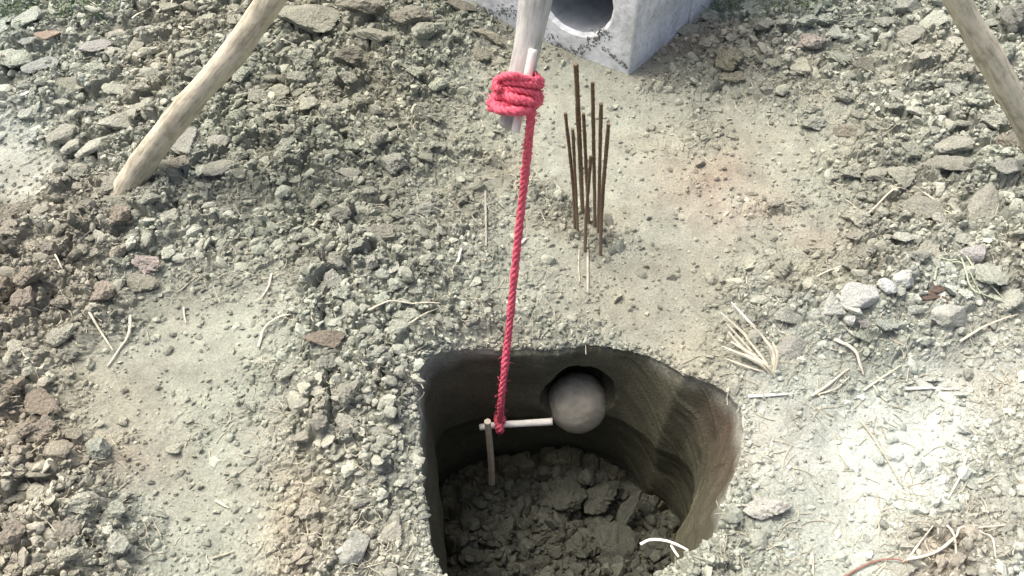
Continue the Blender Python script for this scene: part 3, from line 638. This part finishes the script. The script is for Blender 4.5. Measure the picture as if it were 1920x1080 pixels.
# ------------------------------------------------------------ red rope
def rope(P, r, pitch, per=10, strands=3):
    L = np.concatenate([[0], np.cumsum(np.linalg.norm(np.diff(P, axis=0), axis=1))]); n = int(L[-1] / pitch * per) + 2
    s = np.linspace(0, L[-1], n); Q = np.stack([np.interp(s, L, P[:, i]) for i in range(3)], -1); T, Nn, B = frames(Q); out = []
    wob = np.cumsum(np.random.default_rng(n).normal(0, .10, n)); wob2 = 1 + .10 * np.interp(np.arange(n), np.arange(0, n + 6, 6), np.random.default_rng(n + 1).normal(0, 1, len(np.arange(0, n + 6, 6))))
    for k in range(strands):
        a = s / pitch * 2 * math.pi + wob + k * 2 * math.pi / strands
        ph = Q + r * .5 * (np.cos(a)[:, None] * Nn + np.sin(a)[:, None] * B)
        out.append(tube(ph, r * .56 * wob2 * (1 + .12 * np.sin(s * 700 + k * 2)), 8))
    return out
def fuzz(P, r, n, seed):
    g = np.random.default_rng(seed); out = []
    for _ in range(n):
        i = g.integers(0, len(P)); d_ = g.normal(size=3); d_ /= np.linalg.norm(d_); s = P[i] + d_ * r * .8; l = g.uniform(.003, .007)
        out.append(tube(np.array([s, s + d_ * l * .6 + g.normal(size=3) * .001, s + d_ * l + g.normal(size=3) * .002]), .0004, 3))
    return out
RO = empty('red_rope', at_depth(990, 215, TIP), 'twisted red cord wound round the grey branch and hanging down into the pit', 'rope')
RB = np.array(RO.location)
TRIG_Y = -.195
knot = at_y(937, 796, TRIG_Y)
top = at_depth(999, 200, TIP - .02)
rr_ = .0066
pts = catmull([at_depth(1004, 150, TIP - .03), at_depth(999, 190, TIP - .035), at_depth(994, 235, TIP - .03), at_depth(984, 330, lerp(TIP, 1.63, .22)), at_depth(968, 480, lerp(TIP, 1.63, .5)), at_depth(953, 630, lerp(TIP, 1.63, .76)), at_depth(941, 740, lerp(TIP, 1.63, .95)), knot + np.array([0, 0, .004])], 200)
v, f = join(rope(pts, rr_ * .96, .050, 20, 4) + fuzz(pts, rr_, 520, 3)); link('hanging_cord', mesh_np('hanging_cord', v - RB, f, M_red, smooth=True), RO)
# windings round branch and stick
def pol(py):      # centre of the bound bundle at that height in view
    t = (py - 95) / (240 - 95); return at_depth(lerp(991, 957, t) + 2, py, lerp(TIP - .036, TIP - .006, t))
ax = pol(220) - pol(130); ax /= np.linalg.norm(ax); e1 = np.array([1.0, 0, 0]); e1 -= ax * np.dot(e1, ax); e1 /= np.linalg.norm(e1); e2 = np.cross(ax, e1)
def wind(turns, y0, y1, w0, w1, dz, rad, ph=0.0, seed=0, xoff=0):
    P = []; nn = int(turns * 60)
    for i in range(nn):
        u = i / (nn - 1); a = ph + u * turns * 2 * math.pi
        j1 = 1 + .07 * math.sin(a * .61 + seed) + .05 * math.sin(a * 1.37 + 2 * seed)
        y = lerp(y0, y1, u) + 5.5 * math.sin(a * .83 + seed) + 2 * math.sin(a * 2.1)
        c = at_depth(lerp(979, 966, (y - 140) / 65) + xoff, y, lerp(TIP - .038, TIP - .016, (y - 140) / 65))
        P.append(c + math.cos(a) * lerp(w0, w1, u) * j1 * e1 + math.sin(a) * dz * j1 * e2 - ax * .006 * math.cos(a))
    return rope(np.array(P), rad, .024, 10) + fuzz(np.array(P), rad, int(30 * turns), seed + 20)
v, f = join(wind(9.2, 141, 204, .0245, .0310, .0250, .0050, .4, 1)); link('winding', mesh_np('winding', v - RB, f, M_red, smooth=True), RO)
v, f = join(wind(5.3, 150, 201, .0285, .0350, .0300, .0048, 2.0, 4, -2)); link('winding', mesh_np('winding', v - RB, f, M_red, smooth=True), RO)
P = [at_depth(996, 208, TIP - .045), at_depth(968, 208, TIP - .060), at_depth(942, 207, TIP - .056), at_depth(927, 199, TIP - .040), at_depth(928, 184, TIP - .036), at_depth(944, 178, TIP - .050), at_depth(968, 186, TIP - .064), at_depth(996, 192, TIP - .05)]
v, f = join(rope(catmull(P, 90), .0070, .026, 12) + fuzz(catmull(P, 90), .007, 50, 7)); link('loop', mesh_np('loop', v - RB, f, M_red, smooth=True), RO)
P = catmull([at_depth(992, 150, TIP - .06), at_depth(962, 141, TIP - .072), at_depth(938, 146, TIP - .06), at_depth(929, 158, TIP - .058), at_depth(936, 169, TIP - .062)], 60)
v, f = join(rope(P, .0052, .022, 12) + fuzz(P[-12:], .005, 40, 17)); link('loose_end', mesh_np('loose_end', v - RB, f, M_red, smooth=True), RO)
# knot round the horizontal stick
a = np.linspace(0, 2.3 * 2 * math.pi, 80); P = knot + np.stack([.008 * (a / a[-1] - .5) * 1.3, np.cos(a) * .0115, np.sin(a) * .0125], -1)
v, f = join(rope(P, .0062, .022, 12) + fuzz(P, .006, 40, 9)); link('knot', mesh_np('knot', v - RB, f, M_red, smooth=True), RO)

# ------------------------------------------------------------ trigger sticks, ball
tip_r = at_y(1036, 790, YBACK - .045)
v, f = tube(catmull([at_y(900, 801, TRIG_Y), knot, at_y(985, 794, lerp(TRIG_Y, YBACK - .045, .5)), tip_r], 20), np.linspace(.0058, .0068, 20), 12, .16, 31, 40)
o = link('horizontal_stick', mesh_np('horizontal_stick', v - knot, f, M_peel, smooth=True), loc=knot); tag(o, 'white stick lying level in the pit from the red knot to the clay ball', 'stick')
p0 = at_y(914, 790, TRIG_Y - .014); p1 = at_y(923, 924, TRIG_Y - .02)
v, f = tube(catmull([p0, (p0 + p1) / 2 + np.array([.002, 0, 0]), p1], 24), np.linspace(.0066, .0072, 24), 6, .05, 41, 20)
o = link('upright_stick', mesh_np('upright_stick', v - p1, f, M_trig, smooth=False), loc=p1); tag(o, 'squared wooden stick standing upright in front of the level stick in the pit', 'stick')
V_, F_ = ico(5); D = V_; rad = 1 + .035 * fbm(D[:, 0] + D[:, 2] * .7 + 5, D[:, 1] + D[:, 2] * .4 + 5, .9, 51, 5) + .026 * fbm(D[:, 0] + D[:, 2] * .7 + 5, D[:, 1] + D[:, 2] * .4 + 5, .14, 52, 3)
bc = np.array([BALL[0], YBACK + .008, BALL[2] - .001]); bc = at_y(1083, 755, YBACK + .024)
BALL_R = 57 * ((bc[1] - CAM_Y) * cp - (bc[2] - CAM_H) * sp) / FPX
o = link('clay_ball', mesh_np('clay_ball', D * rad[:, None] * BALL_R, F_, M_ball, smooth=True), loc=bc); tag(o, 'round grey clay ball seated in a hole in the back wall of the pit', 'ball')

# ------------------------------------------------------------ rods
def rod(bx, by, tx, ty, r, label, bend=0.0):
    b = G(bx, by); tp = at_y(tx, ty, b[1] + .006); b[2] -= .04
    mid = (b + tp) / 2 + np.array([bend, 0, 0]); P = catmull([b, mid, tp], 120)
    R = r * (1 + .13 * (np.sin(np.arange(120) * 2.1) > .3)); R = R * (1 + .12 * vnoise(np.arange(120) * .12, np.zeros(120), int(bx)))
    v, f = tube(P, R, 10, .12, int(by), 60)
    o = link('metal_rod', mesh_np('metal_rod', v - b, f, M_rust, smooth=False), loc=b); tag(o, label, 'rod', 'rusty rods standing in the clay')
rod(1081, 436, 1060, 212, 0.00292, 'outermost left rusty rod of the standing cluster, leaning left', .004)
rod(1087, 440, 1074, 242, 0.00278, 'short rusty rod just right of the outermost left rod')
rod(1096, 402, 1080, 120, 0.00424, 'tallest and thickest rusty rod with its tip below the block')
rod(1108, 420, 1094, 213, 0.00307, 'medium rusty rod immediately right of the thickest rod')
rod(1119, 425, 1111, 154, 0.00321, 'second tallest rusty rod, right of the centre of the cluster')
rod(1098, 472, 1108, 292, 0.00307, 'shortest rusty rod standing at the front of the cluster', -.002)
rod(1124, 440, 1127, 194, 0.00321, 'straight rusty rod between the second tallest and the outermost right rod')
rod(1128, 478, 1141, 232, 0.00321, 'outermost right rusty rod leaning right', -.003)

# ------------------------------------------------------------ straws, roots, grass
def drape(pts, n, lift):
    P = np.array([G(a, b) for a, b in pts]); P = catmull(P, n); h = height(P[:, 0], P[:, 1]); k = np.ones(7) / 7
    hp = np.pad(h, 3, 'edge'); hm = np.array([hp[i:i + 7].max() for i in range(n)]); hm = np.convolve(np.pad(hm, 3, 'edge'), k, 'valid')
    P[:, 2] = hm + lift; return P
def straw(pts, wpx, label, m=M_straw, name='straw', cat='straw', taper=.45, lift=.003, group=None):
    p = G(*pts[0]); r = wpx / 2 * ((p[1] - CAM_Y) * cp + CAM_H * sp) / FPX
    P = drape(pts, 28, lift); R = r * (1 - (1 - taper) * np.linspace(0, 1, 28) ** 1.5); v, f = tube(P, R, 7, .15, int(pts[0][0]), 60, .7)
    o = link(name, mesh_np(name, v - P[0], f, m, smooth=True), loc=P[0]); tag(o, label, cat, group)
straw([(178, 604), (196, 634), (216, 664)], 5, 'straight white straw of the crossed pair on the left heap')
straw([(249, 600), (246, 630), (228, 655), (203, 690)], 6, 'curved white straw of the crossed pair on the left heap')
straw([(486, 656), (496, 626), (520, 606), (548, 596)], 6, 'bent pale straw on the trodden path')
straw([(345, 578), (347, 596), (350, 608)], 4, 'tiny straw on the path right of the crossed pair')
straw([(512, 520), (505, 545), (490, 565), (478, 568)], 4, 'small brown root curl on the pinkish path patch', M_root, 'root', 'root')
straw([(110, 492), (122, 510), (132, 530)], 4, 'thin pale straw in the left heap')
straw([(690, 608), (730, 590), (780, 586), (828, 590)], 4, 'long thin straw bowed across the middle heap')
straw([(735, 650), (775, 620), (822, 590)], 4, 'thin straw slanting under the bowed straw')
straw([(858, 497), (863, 484), (868, 468)], 6, 'short bright straw piece left of the rope on smooth clay', M_peel)
straw([(975, 462), (981, 456), (986, 450)], 8, 'tiny bright chip beside the hanging rope', M_peel, 'wood_chip', 'chip')
straw([(910, 352), (911, 400), (912, 470)], 5, 'thin faint grey line lying on the smooth clay left of the rope', M_thin, 'thin_line', 'stick', .8, .001)  # thin grey tube laid along a faint line on the clay
straw([(1102, 470), (1102, 505), (1102, 552)], 5, 'thin line lying in front of the rods', M_fib, 'thin_line', 'stick', .8, .001)  # this and the next thin tube stand in for faint tails below the rods
straw([(1086, 470), (1085, 500), (1087, 530)], 3, 'short faint line left of the thin line in front of the rods', M_fib, 'thin_line', 'stick', .8, .001)
straw([(1696, 733), (1745, 732), (1798, 732)], 6, 'straight white straw on the pale ground at the right', M_peel)
straw([(1404, 743), (1445, 742), (1486, 741)], 7, 'white straw lying level below the dry grass tuft', M_peel)
straw([(1520, 746), (1555, 722), (1590, 696)], 6, 'pale straw slanting right of the level white straw')
straw([(1530, 742), (1565, 732), (1590, 712)], 4, 'thin straw under the slanting straw')
straw([(1560, 645), (1598, 668), (1610, 690), (1618, 706)], 8, 'thick bent pale root right of the dry grass tuft', M_root, 'root', 'root')
straw([(1618, 735), (1650, 712), (1688, 690)], 5, 'pale straw crossing right of the thick bent root')
straw([(1637, 725), (1648, 742), (1662, 756)], 4, 'short straw below the crossing straw')
straw([(1612, 790), (1640, 828), (1664, 870), (1690, 914)], 5, 'long thin grey root across the white patch', M_fib, 'root', 'root')
straw([(1806, 866), (1796, 898), (1774, 940)], 6, 'upright pale twig below the white patch', M_root, 'twig', 'twig')
straw([(1200, 1022), (1220, 1014), (1250, 1018), (1290, 1034)], 6, 'forked white root end at the lower right lip of the pit', M_peel, 'root', 'root', .8, .012)
straw([(1258, 1022), (1264, 1034), (1272, 1046)], 5, 'short white side root at the lower right lip of the pit', M_peel, 'root', 'root', .8, .010)
straw([(1352, 944), (1375, 950), (1402, 950)], 6, 'pale root poking left from the clay mound right of the pit', M_root, 'root', 'root')
straw([(1690, 1062), (1740, 1050), (1780, 1020), (1792, 1000), (1830, 995), (1882, 990)], 6, 'long branching pale root in the lower right corner', M_root, 'root', 'root')
straw([(1695, 1058), (1715, 1030), (1738, 1000)], 5, 'pale root fork leaning left in the lower right corner', M_root, 'root', 'root')
straw([(1764, 1000), (1782, 1030), (1786, 1075)], 5, 'pale root running down to the bottom edge', M_root, 'root', 'root')
straw([(1832, 1000), (1846, 1030), (1852, 1062)], 5, 'pale root right of the root running to the bottom edge', M_root, 'root', 'root')
straw([(1618, 500), (1640, 482)], 3, 'tiny straw above the stone pile')
straw([(1505, 535), (1545, 515), (1600, 498)], 4, 'thin pale straw above the triangular stone')
straw([(1620, 415), (1665, 378), (1710, 366)], 4, 'arched thin straw left of the broad clay slab')
straw([(1730, 368), (1760, 395), (1780, 420)], 4, 'thin straw lying over the broad clay slab')
straw([(1795, 648), (1850, 615), (1905, 596)], 5, 'thin straw at the right edge below the heap')
straw([(130, 0), (160, 14), (190, 30)], 4, 'thin pale straw at the top edge of the left heap')
straw([(258, 62), (280, 40), (302, 22)], 4, 'pale straw near the thin clay sliver')
straw([(300, 44), (325, 28), (336, 8)], 5, 'pale bent straw at the top of the left heap')
straw([(338, 56), (350, 64), (366, 72)], 6, 'short bright straw between the upper flakes')
straw([(462, 112), (510, 106), (560, 106)], 4, 'thin straw right of the left pole')
straw([(590, 440), (612, 415), (625, 395)], 4, 'pale curved straw in the middle heap')
straw([(1700, 150), (1750, 148)], 3, 'thin level straw left of the right pole')
straw([(405, 940), (430, 955)], 6, 'short pale straw on the lower path')
straw([(400, 1050), (440, 1035)], 6, 'dark short twig on the lower path', M_fib, 'twig', 'twig')
straw([(1518, 1062), (1522, 1040), (1524, 1080)], 6, 'short pale straw at the bottom edge right of the pit')
M_redroot = plain('reddish_root', (.30, .18, .14), scale=80, var=.3)
straw([(1580, 1084), (1620, 1062), (1660, 1052), (1700, 1060)], 5, 'dark reddish root arching at the bottom edge', M_redroot, 'root', 'root', .6)
for i, q in enumerate([[(1744, 540), (1752, 500)], [(1790, 505), (1815, 555), (1868, 580)], [(1800, 500), (1830, 540), (1890, 590)], [(1770, 498), (1800, 520), (1840, 572)], [(1750, 498), (1795, 505)]]):
    straw(q, 4, ['upright pale green stem beside the red leaves', 'lowest of the green straws fanned right of the stone pile', 'longest green straw fanned right of the stone pile', 'middle green straw fanned right of the stone pile', 'short level green stem above the fanned straws'][i], plain('green_straw', (.46, .52, .38), var=.2), 'green_straw', 'straw')

# dry grass tuft at the pit's right
tb = G(1456, 704); T_ = empty('dry_grass_tuft', tb, 'fan of thick pale dry grass blades rooted right of the pit', 'dry grass')
for (tx, ty, wpx, hgt, bow) in [(1371, 566, 7, .09, 10), (1352, 586, 7, .08, 6), (1362, 606, 6, .07, -2), (1366, 622, 8, .06, -6), (1392, 624, 6, .05, 0), (1370, 640, 8, .055, 4), (1352, 648, 6, .04, 4), (1384, 660, 8, .045, 4), (1430, 632, 7, .06, 8), (1448, 640, 6, .07, 6), (1412, 668, 6, .03, 3), (1400, 600, 5, .09, 12), (1360, 672, 5, .02, -2)]:
    e = G(tx, ty); g0 = tb + np.array([random.uniform(-.006, .006), random.uniform(-.006, .006), -.004])
    # tip lifted off the ground, still seen at the same place
    dp = (e[1] - CAM_Y) * cp - (e[2] - CAM_H) * sp; e = at_depth(tx, ty, dp - hgt * .7)
    mid = at_depth((tx + 1456) / 2 + bow, (ty + 704) / 2 - bow * .6, dp - hgt * .5 - .02)
    P = catmull([g0, mid, e], 22); r = wpx / 2 * dp / FPX
    v, f = tube(P, r * np.interp(np.linspace(0, 1, 22), [0, .4, .85, 1], [.7, 1, .8, .25]), 7, .1, int(tx), 60, .4)
    link('blade', mesh_np('blade', v - tb, f, M_peel if tx % 2 else M_straw, smooth=True), T_)
# reddish leaf scraps in the stone pile
for i, (a, b) in enumerate([(1735, 560), (1765, 572), (1752, 548)]):
    put('flake', a, b, 34, 22, ['left reddish leaf scrap in the gap of the stone pile', 'lower reddish leaf scrap in the gap of the stone pile', 'upper reddish leaf scrap in the gap of the stone pile'][i], (140, 112, 98), .25, 30 * i, name='leaf_scrap', cat='leaf', k=i)

# fine fibres: dry rootlets all over, faded grass by the block and at the top left
def fibres(n, box, lmin, lmax, r, m, name, label, thr=.4, up=.0):
    out = []; k = 0
    X = rng.uniform(box[0], box[2], n * 6); Yv = rng.uniform(box[1], box[3], n * 6)
    for px, py in zip(X, Yv):
        if k >= n: break
        p = at_z(px, py, .02)
        if rough(arr(p[0]), arr(p[1]))[0] < thr or rimdist(arr(p[0]), arr(p[1]))[0] < .006 or inblock(p[0], p[1]): continue
        a = random.uniform(0, 2 * math.pi); l = random.uniform(lmin, lmax); c = random.uniform(-1.2, 1.2); q = []
        x, y = p[0], p[1]
        for s in range(6): q.append((x, y)); x += math.cos(a) * l / 5; y += math.sin(a) * l / 5; a += c / 5 + random.uniform(-.3, .3)
        q = np.array(q); out.append(q); k += 1
    Q = np.array(out); H = height(Q[..., 0], Q[..., 1]); H = np.maximum(H, np.median(H, 1)[:, None]) + .0015
    H = H + up * np.linspace(0, 1, 6)[None, :] * rng.uniform(.2, 1, len(Q))[:, None]
    tubes = [tube(np.concatenate([q, h[:, None]], 1), r * random.uniform(.6, 1.5), 3) for q, h in zip(Q, H)]
    v, f = join(tubes); o = link(name, mesh_np(name, v, f, m)); tag(o, label, 'plant debris', kind='stuff')
fibres(1900, (0, 0, 1920, 1100), .012, .045, .0007, M_fib, 'dry_rootlets', 'thin dry rootlets and fibres scattered over the clay')
fibres(260, (1340, 600, 1920, 1100), .015, .05, .0006, M_fib, 'straw_bits', 'pale straw bits on the ground right of the pit', .1)
fibres(160, (1340, -20, 1560, 60), .03, .08, .0013, M_green, 'grass_behind_block', 'faded green grass growing beside the block', .2, .03)
fibres(220, (0, -20, 220, 70), .03, .08, .0012, M_green, 'grass_at_heap', 'faded green grass at the top left of the heap', .2, .02)
